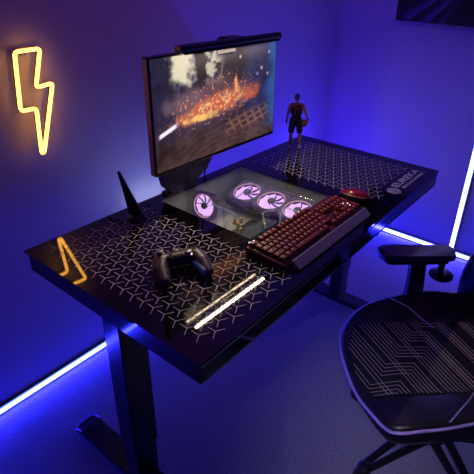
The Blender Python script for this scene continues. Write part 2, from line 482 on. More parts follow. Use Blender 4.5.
tilt = Matrix.Rotation(R(-15), 4, 'Y')
for y in (-.165, -.277, -.389): fan((.760, y, .708), tilt, .0515)
fan((.602, -.100, .6955), Matrix.Rotation(R(8), 4, 'Z') @ Matrix.Rotation(R(-78), 4, 'Y'), .0435)
bm = NB(); box(bm, (0, 0, 0), (.118, .36, .020), .002, 1); bmesh.ops.transform(bm, matrix=Matrix.Translation((.768, -.277, .684)) @ tilt, verts=bm.verts[:]); pco('radiator', bm, 'heatsink')
bm = NB(); box(bm, (.60, -.38, .640), (.22, .30, .006), .001, 1); bd = pco('circuit_board', bm, 'board')
for (x, y, sx, sy, h) in ((.53, -.30, .05, .03, .030), (.53, -.42, .03, .10, .022), (.66, -.46, .06, .05, .018), (.68, -.38, .012, .13, .034), (.70, -.38, .008, .13, .034), (.64, -.285, .07, .02, .02)):
    bm = NB(); box(bm, (x, y, .643+h/2), (sx, sy, h), .002, 1)
    pco('heat_sink' if h < .034 else 'memory_module', bm, 'heatsink', bd)
bm = NB(); lathe(bm, [(0, 0), (.032, 0), (.032, .022), (.028, .026), (0, .026)], 24, Matrix.Translation((.60, -.37, .643))); wb = pco('water_block', bm, 'heatsink', smooth=True, angle=40)
bm = NB(); box(bm, (.595, -.50, .675), (.20, .045, .05), .004, 2); pco('graphics_card', bm, 'board')
for (x, y, z) in ((.575, -.262, .70), (.592, -.275, .702), (.565, -.285, .698), (.60, -.37, .675), (.615, -.385, .675), (.555, -.305, .69), (.645, -.33, .69)):
    bm = NB(); lathe(bm, [(0, -.01), (.0065, -.01), (.0065, -.002), (.005, 0), (.005, .008), (0, .008)], 12, Matrix.Translation((x, y, z))); pco('fitting', bm, 'brass', wb, smooth=True, angle=40)
def pipe(pts, r=.0045):
    bm = NB(); q = []
    P3 = [Vector(p) for p in pts]
    for i, b in enumerate(P3):
        if i in (0, len(P3)-1): q.append(b); continue
        a, c = P3[i-1], P3[i+1]; rr = .018
        s, e = b+(a-b).normalized()*rr, b+(c-b).normalized()*rr
        for j in range(5): u = j/4; q.append((1-u)**2*s+2*u*(1-u)*b+u*u*e)
    tube(bm, q, r, 10); return pco('coolant_tube', bm, 'tube', smooth=True, angle=50)
pipe([(.50, -.285, .66), (.50, -.285, .735), (.565, -.215, .735), (.818, -.165, .735), (.818, -.44, .735), (.818, -.44, .69)])
pipe([(.575, -.262, .70), (.575, -.262, .728), (.575, -.17, .728), (.60, -.13, .728)])
pipe([(.64, -.40, .67), (.64, -.40, .722), (.735, -.34, .722), (.735, -.43, .722), (.70, -.43, .66)])
pipe([(.60, -.37, .68), (.60, -.37, .715), (.66, -.31, .715), (.70, -.33, .715), (.70, -.33, .66)])

# ------------------------------------------------------------------ monitor
mon = tag(empty('monitor', (.548, .005, .75)), 'wide flat monitor on the desk showing a fiery night scene', 'monitor')
mo = Vector((.548, .005, .75))
def mco(name, bm, m, parent=None, **k):
    bmesh.ops.translate(bm, vec=-mo, verts=bm.verts[:]); return obj(name, bm, m, parent or mon, **k)
MX0, MX1, MZ0, MZ1, MY = .3545, .9325, .8935, 1.2345, -.146
bm = NB(); box(bm, ((MX0+MX1)/2, MY+.011, (MZ0+MZ1)/2), (MX1-MX0, .022, MZ1-MZ0), .003, 2)
box(bm, ((MX0+MX1)/2, MY+.034, (MZ0+MZ1)/2), (.36, .026, .20), .010, 3)
mco('bezel', bm, 'bezel')
bm = NB(); box(bm, (MX0-.0008, MY+.011, (MZ0+MZ1)/2), (.0022, .019, MZ1-MZ0-.008), .0006, 1); o = mco('side_edge', bm, 'amber_tint'); o['label'] = 'side edge with amber neon light painted on'  # thin strip added; its gold-brown stands in for the neon's light
# picture on the screen, painted on a fine grid
def sm(a, b, x):
    t = max(0., min(1., (x-a)/(b-a))); return t*t*(3-2*t)
def fb(x, y, s, o=4): return noise.fractal(V(x*s, y*s, 3.1), 1., 2., o)
def mixc(a, b, t): return [a[i]*(1-t)+b[i]*t for i in range(3)]
def picture(u, v):       # v down; sRGB-like values
    n1 = fb(u, v*.58, 7); n2 = fb(u+5, v*.58, 18); n3 = fb(u+9, v*.58, 62)
    c = mixc((.13, .115, .19), (.26, .185, .19), sm(.45, .95, v))
    c = mixc(c, (.13, .16, .33), sm(.60, .95, u)*(1-sm(.55, 1., v))*.8)
    c = [x*(1+.35*n1+.25*n2) for x in c]
    # pale sky openings
    w1 = sm(.10, .16, u+.03*n2)*(1-sm(.26, .33, u+.05*n2+.10*(v-.1)))*(1-sm(.20, .31, v+.07*n2+.3*abs(u-.2)))
    w2 = sm(.36, .40, u+.04*n2)*(1-sm(.46, .55, u+.04*n2))*(1-sm(.22, .36, v+.10*n2))*sm(-.35, .2, n2+.1)
    c = mixc(c, (.86, .82, .70), max(w1, w2*.85))
    # dark trunk and rider
    for (cx, cy, rx, ry, k) in ((.345, .14, .035, .26, .9), (.60, .22, .10, .15, .8), (.66, .14, .04, .2, .8), (.575, .34, .11, .06, .7), (.54, .42, .03, .08, .5)):
        d = ((u-cx+.02*n2)/rx)**2+((v-cy+.03*n1)/ry)**2
        c = mixc(c, (.06, .05, .07), k*(1-sm(.5, 1.1, d)))
    # fog pale glow left of the fire
    d = ((u-.22)/.20)**2+((v-.42)/.16)**2
    c = mixc(c, (.52, .42, .48), .62*(1-sm(0., 1., d+.4*n2)))
    # ground arcs
    rr = math.hypot((u-.55), (v-1.15)*1.2); arc = .5+.5*math.sin(rr*95+3*n1)
    if v > .62: c = mixc(c, (.42, .27, .24), .35*arc*sm(.60, .75, v)*sm(.0, .4, u))
    # rune plates lower right
    g = sm(.50, .58, u)*(1-sm(.90, .97, u))*sm(.60+.14*(.9-u), .68+.14*(.9-u), v)*(1-sm(.80+.1*(.7-u), .87+.1*(.7-u), v))
    if g > 0:
        a = (u*1.0-v*.35)*44; b = (v+u*.33)*46
        ln = max(sm(.80, .96, abs(math.sin(a))), sm(.8, .96, abs(math.sin(b))))
        c = mixc(c, mixc((.30, .18, .14), (.60, .43, .36), ln), g*.55)
    # fire band
    cy = .575-.10*math.sin((u-.2)*3.2)
    hz = ((u-.46)/.42)**2+((v-cy+.05)/.26)**2
    c = mixc(c, (.56, .36, .38), .55*(1-sm(.1, 1.0, hz+.35*n1)))
    d = ((u-.44)/.37)**2+((v-cy)/(.10+.05*sm(.3, .7, u)))**2
    f = (1-sm(.0, 1.15, d+.75*n2+.7*n3))
    c = mixc(c, (.88, .40, .24), .72*f)
    sp = sm(-.12, .42, n3+.5*n2)*sm(.0, .6, f)
    c = mixc(c, (1., .80, .52), .9*sp)
    em = sm(.42, .6, n3)*(1-sm(.4, 1.3, hz)); c = mixc(c, (1., .66, .45), .8*em)
    f2 = (1-sm(.0, 1., ((u-.35)/.20)**2+((v-.60)/.045)**2+.5*n2)); c = mixc(c, (1., .80, .42), .85*f2)
    f3 = (1-sm(.0, 1., ((u-.625-.02*n2)/.022)**2+((v-.36)/.12)**2)); c = mixc(c, (1., .66, .40), .9*f3)
    f4 = (1-sm(.1, 1., ((u-.78)/.09)**2+((v-.46)/.09)**2+.6*n2)); c = mixc(c, (.80, .36, .22), .6*f4)
    # pale blade at left
    d = abs((v-.645)+.55*(u-.08)); e = (1-sm(.012, .030, d))*sm(.015, .04, u)*(1-sm(.13, .17, u)); c = mixc(c, (.95, .92, .98), e)
    # sparks upper right
    for (cx, cy, q) in ((.86, .25, (1., .72, .6)), (.92, .32, (1., .6, .4)), (.93, .10, (.85, .85, .9)), (.66, .10, (.8, .72, .6)), (.82, .30, (.5, .5, .8))):
        d = math.hypot((u-cx)*1.75, v-cy); c = mixc(c, q, .9*(1-sm(.006, .026, d)))
    # cold blue along the right edge
    c = mixc(c, (.20, .38, .66), .72*sm(.86, 1.0, u+.04*n1)*(1-sm(.80, 1., v)))
    return [max(0., min(1., x)) for x in c]
def lin(x): return x/12.92 if x <= .04045 else ((x+.055)/1.055)**2.4
NX, NZ = 256, 144
sx0, sx1, sz0, sz1 = MX0+.006, MX1-.006, MZ0+.012, MZ1-.006
verts = []; faces = []; cols = []
for j in range(NZ+1):
    for i in range(NX+1):
        u, v = i/NX, 1-j/NZ
        verts.append((sx0+(sx1-sx0)*u-mo.x, MY-.0008-mo.y, sz0+(sz1-sz0)*(1-v)-mo.z)); cols.append([lin(x) for x in picture(u, v)])
for j in range(NZ):
    for i in range(NX):
        a = j*(NX+1)+i; faces.append((a, a+1, a+NX+2, a+NX+1))
me = bpy.data.meshes.new('screen'); me.from_pydata(verts, [], faces)
at = me.color_attributes.new('picture', 'FLOAT_COLOR', 'POINT')
at.data.foreach_set('color', [x for c in cols for x in (*c, 1.)])
sm_ = bpy.data.materials.new('screen_picture'); sm_.use_nodes = True
nt = sm_.node_tree; b = nt.nodes['Principled BSDF']; b.inputs['Base Color'].default_value = (.01, .01, .012, 1); b.inputs['Roughness'].default_value = .05
an = nt.nodes.new('ShaderNodeAttribute'); an.attribute_name = 'picture'
nt.links.new(an.outputs['Color'], b.inputs['Emission Color']); b.inputs['Emission Strength'].default_value = 1.1
o = link('screen', me, mon, (sm_,)); o['label'] = 'lit screen with a fire scene in a dark ruined place'
# stand: foot at the rear edge, neck, joint
bm = NB(); box(bm, (.555, -.020, .755), (.13, .036, .010), .003, 2); mco('stand_base', bm, 'plastic')
bm = NB(); box(bm, (.60, -.052+.02, .90), (.052, .028, .29), .006, 2); nk = mco('stand_neck', bm, 'plastic')
bm = NB(); lathe(bm, [(0, 0), (.036, 0), (.036, .052), (.03, .057), (0, .057)], 24, Matrix.Translation((.60, -.049, 1.01)) @ Matrix.Rotation(R(90), 4, 'X')); mco('pivot', bm, 'plastic', smooth=True, angle=40)
bm = NB(); prism(bm, [(.505, .76), (.60, .76), (.67, .80), (.70, .83), (.70, .87), (.47, .87), (.462, .84), (.475, .79)], -.045, -.018, 'y', None, 0, .003); mco('stand_bracket', bm, 'plastic')
bm = NB(); tube(bm, catmull([V(.62, -.06, .93), V(.66, -.05, .86), V(.73, -.045, .852), V(.80, -.06, .88), V(.84, -.08, .92)], 6, False), .0032, 8); mco('cable', bm, 'cable', smooth=True)
bm = NB(); tube(bm, catmull([V(.60, -.05, .92), V(.645, -.03, .84), V(.70, -.02, .80), V(.70, -.008, .775), V(.70, -.004, .754)], 6, False), .0032, 8); mco('cable', bm, 'cable', smooth=True)

# ------------------------------------------------------------------ monitor light bar
BX0, BX1, BY, BZ = .445, .916, -.166, 1.2475
lbar = tag(empty('light_bar', (.70, BY, BZ)), 'black tube light bar hung on the top edge of the monitor', 'lamp')
lo_ = Vector((.70, BY, BZ))
def lco(name, bm, m, **k):
    bmesh.ops.translate(bm, vec=-lo_, verts=bm.verts[:]); return obj(name, bm, m, lbar, **k)
rotx = Matrix.Translation((BX0, BY, BZ)) @ Matrix.Rotation(R(90), 4, 'Y')
bm = NB(); L = BX1-BX0; lathe(bm, [(0, 0), (.0105, 0), (.0125, .002), (.0125, L-.002), (.0105, L), (0, L)], 20, rotx); lco('housing', bm, 'plastic', smooth=True, angle=40)
bm = NB(); lathe(bm, [(0, -.002), (.0122, -.002), (.0122, .001), (0, .001)], 20, rotx); o = lco('end_cap', bm, 'amber_tint', smooth=True, angle=40); o['label'] = 'gold-brown end cap'
bm = NB(); box(bm, (.715, BY+.034, BZ+.001), (.075, .060, .018), .005, 2); prism(bm, [(-.123, 1.252), (-.081, 1.249), (-.084, 1.17), (-.095, 1.17), (-.097, 1.239), (-.123, 1.241)], .695, .735, 'x', None, 0, .002); lco('clamp', bm, 'plastic')
bm = NB(); box(bm, (.663, MY-.0042, 1.2265), (.086, .004, .021), .0012, 2); o = lco('control_plate', bm, 'plate'); o['label'] = 'silver plate hanging over the screen edge'
for x in (.624, .702):
    bm = NB(); ell(bm, (x, MY-.0064, 1.2310), (.0052, .0016, .0052), 12, 8); lco('screw_cap', bm, 'pad_silver', smooth=True)
# the LED row sits in a groove of the underside: one downward face between two shallow lips
bm = NB(); z_ = BZ-.0128
bm.faces.new([bm.verts.new(V(*p)) for p in ((.464, BY-.0095, z_), (.464, BY+.0015, z_), (.876, BY+.0015, z_), (.876, BY-.0095, z_))])
bmesh.ops.translate(bm, vec=-lo_, verts=bm.verts[:]); me = bpy.data.meshes.new('light_strip'); bm.to_mesh(me); bm.free(); o = link('light_strip', me, lbar, ('bar_front',)); o['label'] = 'bright warm-white LED strip underneath'
bm = NB(); box(bm, (.680, BY-.004, BZ-.0100), (.440, .017, .0052), .0005, 1); box(bm, (.680, BY-.0118, BZ-.0105), (.440, .0014, .0066)); box(bm, (.680, BY+.0038, BZ-.0122), (.440, .0014, .0080)); lco('strip_holder', bm, 'plastic')

# ------------------------------------------------------------------ neon lightning bolt
NY = .243
bolt = tag(empty('neon_sign', (.235, NY, 1.06)), 'glowing amber neon lightning bolt hung on the wall', 'neon sign')
bp = [(.204, 1.217), (.281, 1.219), (.247, 1.110), (.302, 1.116), (.2345, .908), (.2255, .908), (.236, 1.050), (.187, 1.050)]
bo = Vector((.235, NY, 1.06))
bm = NB(); tube(bm, rounded([V(x, NY, z)-bo for x, z in bp], .012, 4), .0055, 12, True); obj('neon_tube', bm, 'neon', bolt, True)
bm = NB(); tube(bm, rounded([V(x, NY+.0062, z)-bo for x, z in bp], .012, 4), .0062, 12, True); o = obj('back_channel', bm, 'neon_back', bolt, True); o['label'] = 'opaque backing behind the glowing tube'
bm = NB(); box(bm, V(.229, NY+.008, 1.215)-bo+V(0, 0, -.006), (.018, .014, .016), .003, 2); obj('hanging_tab', bm, 'acrylic', bolt)
bm = NB(); lathe(bm, [(0, 0), (.003, 0), (.005, .012), (.006, .0145), (0, .0165)], 12, Matrix.Translation(V(.229, YB, 1.209)-bo) @ Matrix.Rotation(R(90), 4, 'X')); obj('wall_hook', bm, 'port', bolt)
bm = NB(); tube(bm, [V(.230, NY, .914)-bo, V(.2305, NY, .90)-bo], .0062, 12); obj('clear_tip', bm, 'acrylic', bolt, True, 40)

# ------------------------------------------------------------------ poster on the right wall
po = tag(empty('wall_poster', (XR, -.35, 1.50)), 'dark poster with purple light rays on the right wall', 'poster')
bm = NB(); box(bm, (-.011, 0, 0), (.022, .53, .548), .002, 1); obj('canvas', bm, 'bezel', po)
pm = bpy.data.materials.new('poster_print'); pm.use_nodes = True
nt = pm.node_tree; b = nt.nodes['Principled BSDF']; b.inputs['Roughness'].default_value = .4
tc = nt.nodes.new('ShaderNodeTexCoord'); mp = nt.nodes.new('ShaderNodeMapping'); mp.inputs['Location'].default_value = (0, .16, .03); mp.inputs['Rotation'].default_value = (0, R(90), 0)
gr = nt.nodes.new('ShaderNodeTexGradient'); gr.gradient_type = 'RADIAL'
mu = nt.nodes.new('ShaderNodeMath'); mu.operation = 'MULTIPLY'; mu.inputs[1].default_value = 34.
si = nt.nodes.new('ShaderNodeMath'); si.operation = 'FRACT'
rp = nt.nodes.new('ShaderNodeValToRGB')
rp.color_ramp.elements[0].position = .35; rp.color_ramp.elements[0].color = (.012, .008, .03, 1)
rp.color_ramp.elements[1].position = .85; rp.color_ramp.elements[1].color = (.12, .07, .30, 1)
no = nt.nodes.new('ShaderNodeTexNoise'); no.inputs['Scale'].default_value = 5.
mx = nt.nodes.new('ShaderNodeMix'); mx.data_type = 'RGBA'; mx.inputs['A'].default_value = (.010, .006, .022, 1)
nr = nt.nodes.new('ShaderNodeValToRGB'); nr.color_ramp.elements[0].position = .42; nr.color_ramp.elements[1].position = .6
for a, c in ((tc.outputs['Object'], mp.inputs[0]), (mp.outputs[0], gr.inputs[0]), (gr.outputs['Fac'], mu.inputs[0]), (mu.outputs[0], si.inputs[0]), (si.outputs[0], rp.inputs[0]), (tc.outputs['Object'], no.inputs['Vector']), (no.outputs['Fac'], nr.inputs[0]), (nr.outputs[0], mx.inputs['Factor']), (rp.outputs[0], mx.inputs['B']), (mx.outputs['Result'], b.inputs['Base Color'])): nt.links.new(a, c)
bm = NB(); box(bm, (-.0225, 0, 0), (.001, .522, .54)); obj('print', bm, pm, po) if False else link('print', (lambda m_: (bm.to_mesh(m_), bm.free(), m_)[2])(bpy.data.meshes.new('print')), po, (pm,))

# ------------------------------------------------------------------ antenna on the desk
an_ = tag(empty('antenna', (.318, -.080, DH)), 'tall black fin-shaped antenna standing near the rear desk edge', 'antenna')
bm = NB(); lathe(bm, [(0, .0005), (.026, .0005), (.029, .003), (.027, .008), (.014, .018), (0, .020)], 28); obj('base', bm, 'plastic', an_, True, 50)
bm = NB(); m_ = Matrix.Translation((0, 0, .016)) @ Matrix.Rotation(R(-48), 4, 'Z') @ Matrix.Rotation(R(-15), 4, 'Y')
prism(bm, [(-.019, 0), (.021, 0), (.012, .070), (.0045, .142), (.001, .147), (-.003, .145), (-.010, .075)], -.0045, .0045, 'y', m_, 0, .002); obj('blade', bm, 'plastic', an_)
bm = NB(); tube(bm, catmull([V(-.036, .01, .006), V(-.055, .03, .004), V(-.052, .055, .004), V(-.05, .066, .003), V(-.046, .074, .003)], 5, False), .0018, 6); obj('cable', bm, 'cable', an_, True)

# ------------------------------------------------------------------ keyboard
KX0, KX1, KY0, KY1 = .377, .824, -.606, -.470
kb = tag(empty('keyboard', ((KX0+KX1)/2, (KY0+KY1)/2, DH), 0), 'red backlit mechanical keyboard beside the computer window', 'keyboard')
KW, KD = KX1-KX0, KY1-KY0
bm = NB(); prism(bm, [(-KD/2, .001), (-KD/2, .016), (-KD/2+.006, .020), (KD/2-.004, .026), (KD/2, .022), (KD/2, .001)], -KW/2, KW/2, 'x', None, 0, .002); obj('case', bm, 'kb_case', kb)
bm = NB(); prism(bm, [(-KD/2-.024, .001), (-KD/2-.026, .006), (-KD/2-.003, .024), (-KD/2-.0005, .024), (-KD/2-.0005, .001)], -KW/2+.030, KW/2-.003, 'x', None, 0, .0012); o = obj('front_rest', bm, 'kb_front', kb); o['label'] = 'sloped grey metal front rest'
U = (KW-.014)/22.5
def slope(y): return .0225+(y+KD/2)*.045
def key(x, row, w, h=1.):
    """x in units from the left, row 0 = rear row"""
    cy = KD/2-.013-row*U*1.02-(.004 if row else 0)-(h-1)*U/2; cx = -KW/2+.007+(x+w/2)*U
    sx, sy = w*U-.0016, h*U-.0016; z0 = slope(cy); hh = .0095
    bm = NB(); q = []
    for (f, z) in ((1., z0), (.98, z0+.002), (.76 if w < 1.3 else 1-.24/w, z0+hh)):
        fy = 1. if f == 1. else (.98 if f == .98 else (.76 if h < 1.3 else .88))
        q.append([bm.verts.new(V(cx+a*sx/2*f, cy+b_*sy/2*fy+(.0008 if z > z0+.005 else 0), z+b_*.0004)) for a, b_ in ((-1, -1), (1, -1), (1, 1), (-1, 1))])
    for A, B in zip(q, q[1:]):
        for k in range(4): bm.faces.new((A[k], A[(k+1) % 4], B[(k+1) % 4], B[k]))
    bm.faces.new(q[-1]); bm.faces.new(q[0][::-1])
    # printed legend
    lw = min(.008, sx*.5)
    f = bm.faces.new([bm.verts.new(V(cx-sx*.28+a*lw, cy+.0015+b_*.0028, z0+hh+.0006+b_*.0002)) for a, b_ in ((0, 0), (1, 0), (1, 1), (0, 1))]); f.material_index = 1
    obj('key', bm, ('key', 'key_legend'), kb)
rows = [
    [(0, 1)]+[(2+i+(.5 if i > 3 else 0)+(.5 if i > 7 else 0), 1) for i in range(12)],
    [(i, 1) for i in range(13)]+[(13, 2)]+[(15.25+i, 1) for i in range(3)]+[(18.5+i, 1) for i in range(4)],
    [(0, 1.5)]+[(1.5+i, 1) for i in range(12)]+[(13.5, 1.5)]+[(15.25+i, 1) for i in range(3)]+[(18.5+i, 1) for i in range(3)]+[(21.5, 1, 2)],
    [(0, 1.75)]+[(1.75+i, 1) for i in range(11)]+[(12.75, 2.25)]+[(18.5+i, 1) for i in range(3)],
    [(0, 2.25)]+[(2.25+i, 1) for i in range(10)]+[(12.25, 2.75), (16.25, 1)]+[(18.5+i, 1) for i in range(3)]+[(21.5, 1, 2)],
    [(0, 1.25), (1.25, 1.25), (2.5, 1.25), (3.75, 6.25), (10, 1.25), (11.25, 1.25), (13.75, 1.25)]+[(15.25+i, 1) for i in range(3)]+[(18.5, 2), (20.5, 1)],
]
for r_, row in enumerate(rows):
    for k in row: key(k[0], r_, k[1], k[2] if len(k) > 2 else 1.)
for (x, y) in ((.176, -.012), (.190, -.020), (.183, -.033), (-.216, .060), (-.200, .057)):
    bm = NB(); ell(bm, (x, y, slope(y)+.0105), (.0032, .0024, .0014), 10, 6); o = obj('indicator_light', bm, 'white_light', kb, True); o['label'] = 'small pinkish white light'
bm = NB(); tube(bm, catmull([V(-.05, KD/2, .012), V(-.05, KD/2+.04, .005), V(-.02, KD/2+.10, .003), V(0, KD/2+.16, .003)], 5, False), .0022, 8); 
bm.free()

# ------------------------------------------------------------------ mouse
ms = tag(empty('mouse', (.912, -.528, DH), R(3)), 'glossy red computer mouse right of the keyboard', 'mouse')
bm = NB()
N_, M_ = 28, 10
rings = []
for j in range(M_+1):
    s = j/M_; ring = []
    for k in range(N_):
        a = 2*PI*k/N_
        w = .0315*(1-.12*math.cos(2*a)); x = math.cos(a)*.0285*(1-.10*math.sin(a)**2); y = math.sin(a)*.0625
        f = math.cos(s*PI/2)**.55 if s < 1 else 0
        hump = .036*(1-.45*((y+.012)/.0625)**2) if y*f else .036
        yy = y*f; hump = .030*(1-.5*((yy+.012)/.075)**2)
        ring.append((x*f, yy, .004+hump*math.sin(s*PI/2)))
    rings.append(ring)
def mouse_part(lo, hi, cap):
    bm = NB(); vr = [[bm.verts.new(V(*p)) for p in r] for r in rings[lo:hi]]
    for A, B in zip(vr, vr[1:]):
        for k in range(N_): bm.faces.new((A[k], A[(k+1) % N_], B[(k+1) % N_], B[k]))
    if cap:
        t_ = bm.verts.new(V(0, 0, rings[-1][0][2]))
        for k in range(N_): bm.faces.new((vr[-1][k], vr[-1][(k+1) % N_], t_))
    else: bm.faces.new(vr[0][::-1])
    return bm
bm.free(); JS = 3
obj('shell', mouse_part(JS, M_, True), 'mouse', ms, True); obj('base', mouse_part(0, JS+1, False), 'mouse_dark', ms, True)
q = rings[JS]
for lo_k, hi_k in ((-4, 5), (10, 19)):
    bm = NB(); tube(bm, [V(q[k % N_][0]*1.01, q[k % N_][1]*1.01, q[k % N_][2]) for k in range(lo_k, hi_k)], .0016, 6); o = obj('side_trim', bm, 'mouse_trim', ms, True); o['label'] = 'pale shiny side line'
bm = NB(); lathe(bm, [(0, -.0035), (.0095, -.0035), (.0105, -.002), (.0105, .002), (.0095, .0035), (0, .0035)], 18, Matrix.Translation((0, .036, .0205)) @ Matrix.Rotation(R(90), 4, 'Y')); obj('scroll_wheel', bm, 'mouse_dark', ms, True, 40)
bm = NB(); tube(bm, [V(0, y,   .0052+.030*(1-.5*((y+.012)/.075)**2)*math.sqrt(max(0, 1-(y/.0625)**2))) for y in (.014, .022, .030)], .0008, 6); obj('button_seam', bm, 'mouse_dark', ms)

# ------------------------------------------------------------------ game controller
gp = tag(empty('game_controller', (.210, -.388, DH), R(-27)), 'dark game controller lying on the left part of the desk', 'game controller')
bm = NB()
capsule(bm, (-.042, .012, .031), (.042, .012, .031), .0205, .0205)
capsule(bm, (-.046, .020, .030), (.046, .020, .030), .0195, .0195)
for s in (-1, 1):
    capsule(bm, (s*.044, .012, .030), (s*.054, -.020, .025), .0245, .0215)
    capsule(bm, (s*.054, -.020, .025), (s*.056, -.058, .0185), .0215, .0160)
bmesh.ops.scale(bm, vec=V(1, 1, .92), verts=bm.verts[:])
me = remesh(bm, .0026, 6); link('body', me, gp, ('pad_body',))
for s in (1,):
    bm = NB()
    capsule(bm, (s*.0405, -.014, .0225), (s*.0475, -.058, .0175), .0135, .0125)
    me = remesh(bm, .0018, 3); o = link('grip_lit_face', me, gp, ('grip_blue_light',)); o['label'] = 'inner face of the right grip with blue light painted on'  # blue light falling on the grip, built as a coloured face
for (x, y, z) in ((-.045, .022, .0455), (.022, -.004, .0455)):
    bm = NB(); lathe(bm, [(0, .0), (.0115, 0), (.0125, .002), (.007, .003), (.0055, .008), (.0095, .009), (.0100, .0115), (.0085, .0125), (0, .0115)], 20, Matrix.Translation((x, y, z))); obj('thumbstick', bm, 'pad_silver', gp, True, 50)
bm = NB(); box(bm, (-.022, -.004, .0475), (.022, .0075, .006), .0015, 2); box(bm, (-.022, -.004, .0475), (.0075, .022, .006), .0015, 2); obj('direction_pad', bm, 'pad_dark', gp)
for dx, dy in ((0, .0105), (0, -.0105), (.0105, 0), (-.0105, 0)):
    bm = NB(); lathe(bm, [(0, 0), (.0048, 0), (.0048, .0045), (.0035, .0062), (0, .0068)], 14, Matrix.Translation((.045+dx, .022+dy, .0435))); obj('button', bm, 'pad_dark', gp, True, 50)
for x in (-.011, .011):
    bm = NB(); lathe(bm, [(0, 0), (.003, 0), (.003, .003), (0, .0035)], 12, Matrix.Translation((x, .018, .0455))); obj('menu_button', bm, 'pad_dark', gp, True, 50)
bm = NB(); lathe(bm, [(0, 0), (.007, 0), (.007, .002), (0, .003)], 18, Matrix.Translation((0, .030, .0435))); obj('home_button', bm, 'pad_silver', gp, True, 50)
for s in (-1, 1):
    bm = NB(); box(bm, (s*.042, .0405, .037), (.036, .010, .010), .003, 3, Matrix.Rotation(R(-s*8), 4, 'Z')); obj('shoulder_button', bm, 'pad_dark', gp)
    bm = NB(); box(bm, (s*.045, .043, .022), (.024, .012, .016), .004, 3, Matrix.Rotation(R(-s*8), 4, 'Z')); obj('trigger', bm, 'pad_dark', gp)

# ------------------------------------------------------------------ toy basketball player
K = .1306
fgx, fgy, fr = 1.190, -.077, R(-56)
fig = tag(empty('figurine', (fgx, fgy, DH+.0008), fr), 'toy basketball player in a dark sleeveless kit standing on the desk, seen from behind', 'figurine')
def fscale(me): me.transform(Matrix.Scale(K, 4)); return me
bm = NB()
capsule(bm, (-.06, 0, .96), (.06, 0, .96), .115, .115); capsule(bm, (0, 0, 1.0), (0, .0, 1.18), .125, .13)
capsule(bm, (-.05, 0, 1.22), (.05, 0, 1.22), .125, .125); capsule(bm, (-.085, -.01, 1.36), (.085, -.01, 1.36), .115, .115)
capsule(bm, (-.15, -.01, 1.44), (.15, -.01, 1.44), .07, .07)
capsule(bm, (0, -.01, 1.46), (0, .015, 1.60), .062, .056)
ell(bm, (0, .025, 1.69), (.080, .098, .115)); ell(bm, (0, .06, 1.64), (.058, .058, .06)); ell(bm, (0, .125, 1.675), (.018, .022, .028))
for s in (-1, 1): ell(bm, (s*.083, .015, 1.68), (.014, .028, .036))
legs = {-1: [(-.105, 0, .92), (-.135, .02, .50), (-.150, -.02, .09)], 1: [(.105, 0, .92), (.145, .03, .50), (.165, .01, .09)]}
for s in (-1, 1):
    h, k, a = legs[s]; capsule(bm, h, k, .095, .062); capsule(bm, k, ((k[0]+a[0])/2, (k[1]+a[1])/2-.015, .34), .060, .060); capsule(bm, ((k[0]+a[0])/2, (k[1]+a[1])/2-.015, .34), a, .060, .040)
arms = {-1: [(-.195, -.01, 1.44), (-.275, -.03, 1.17), (-.300, .03, .93)], 1: [(.195, -.01, 1.44), (.315, -.05, 1.20), (.385, .06, .985)]}
for s in (-1, 1):
    h, k, a = [Vector(q) for q in arms[s]]; capsule(bm, h, k, .066, .047); capsule(bm, k, a, .047, .034)
    if s < 0:
        palm = a+V(-.005, .02, -.075); capsule(bm, a, palm, .034, .036)
        for i in range(4): capsule(bm, palm+V(0, -.028+i*.019, -.02), palm+V(.012, -.03+i*.021, -.105+.012*abs(i-1.4)), .0125, .010, 8)
        capsule(bm, palm+V(0, .03, .02), palm+V(.02, .062, -.035), .014, .011, 8)
    else:
        palm = a+V(.005, .030, -.06); capsule(bm, a, palm, .034, .034)
        for i in range(4): capsule(bm, palm+V(0, -.026+i*.019, -.02), palm+V(-.012, -.036+i*.030, -.115+.012*abs(i-1.4)), .0125, .010, 8)
        capsule(bm, palm+V(-.01, .03, .02), palm+V(-.06, .075, .012), .014, .011, 8)
me = remesh(bm, .0125, 2, .4); link('body', fscale(me), fig, ('skin',))
bm = NB(); ell(bm, (0, .012, 1.715), (.090, .104, .112)); 
bmesh.ops.bisect_plane(bm, geom=bm.verts[:]+bm.edges[:]+bm.faces[:], plane_co=V(0, .05, 1.69), plane_no=V(0, .72, -.55), clear_outer=True)
bmesh.ops.scale(bm, vec=V(K, K, K), verts=bm.verts[:]); obj('hair', bm, 'hair', fig, True)
bm = NB()
capsule(bm, (-.055, 0, .98), (.055, 0, .98), .135, .135); capsule(bm, (0, 0, 1.0), (0, 0, 1.18), .145, .147)
capsule(bm, (-.052, 0, 1.22), (.052, 0, 1.22), .140, .140); capsule(bm, (-.085, -.01, 1.36), (.085, -.01, 1.36), .128, .128)
for s in (-1, 1): capsule(bm, (s*.125, -.01, 1.38), (s*.115, -.01, 1.485), .06, .045)
me = remesh(bm, .014, 3); jer = link('jersey', fscale(me), fig, ('jersey',))
def backface(name, bm, m, parent): bmesh.ops.scale(bm, vec=V(K, K, K), verts=bm.verts[:]); return obj(name, bm, m, parent)
for s in (-1, 1):
    bm = NB(); tube(bm, [V(s*.165, .085, 1.40), V(s*.175, .04, 1.49), V(s*.165, -.06, 1.48), V(s*.172, -.125, 1.38)], .017, 6); backface('trim', bm, 'jersey_trim', jer)
bm = NB(); tube(bm, [V(-.10, -.075, 1.50), V(0, -.105, 1.475), V(.10, -.075, 1.50)], .016, 6); backface('trim', bm, 'jersey_trim', jer)
bm = NB(); box(bm, (0, -.145, 1.375), (.18, .02, .045), .004, 1); o = backface('name_band', bm, 'jersey_trim', jer); o['label'] = 'dark red band across the shoulders'
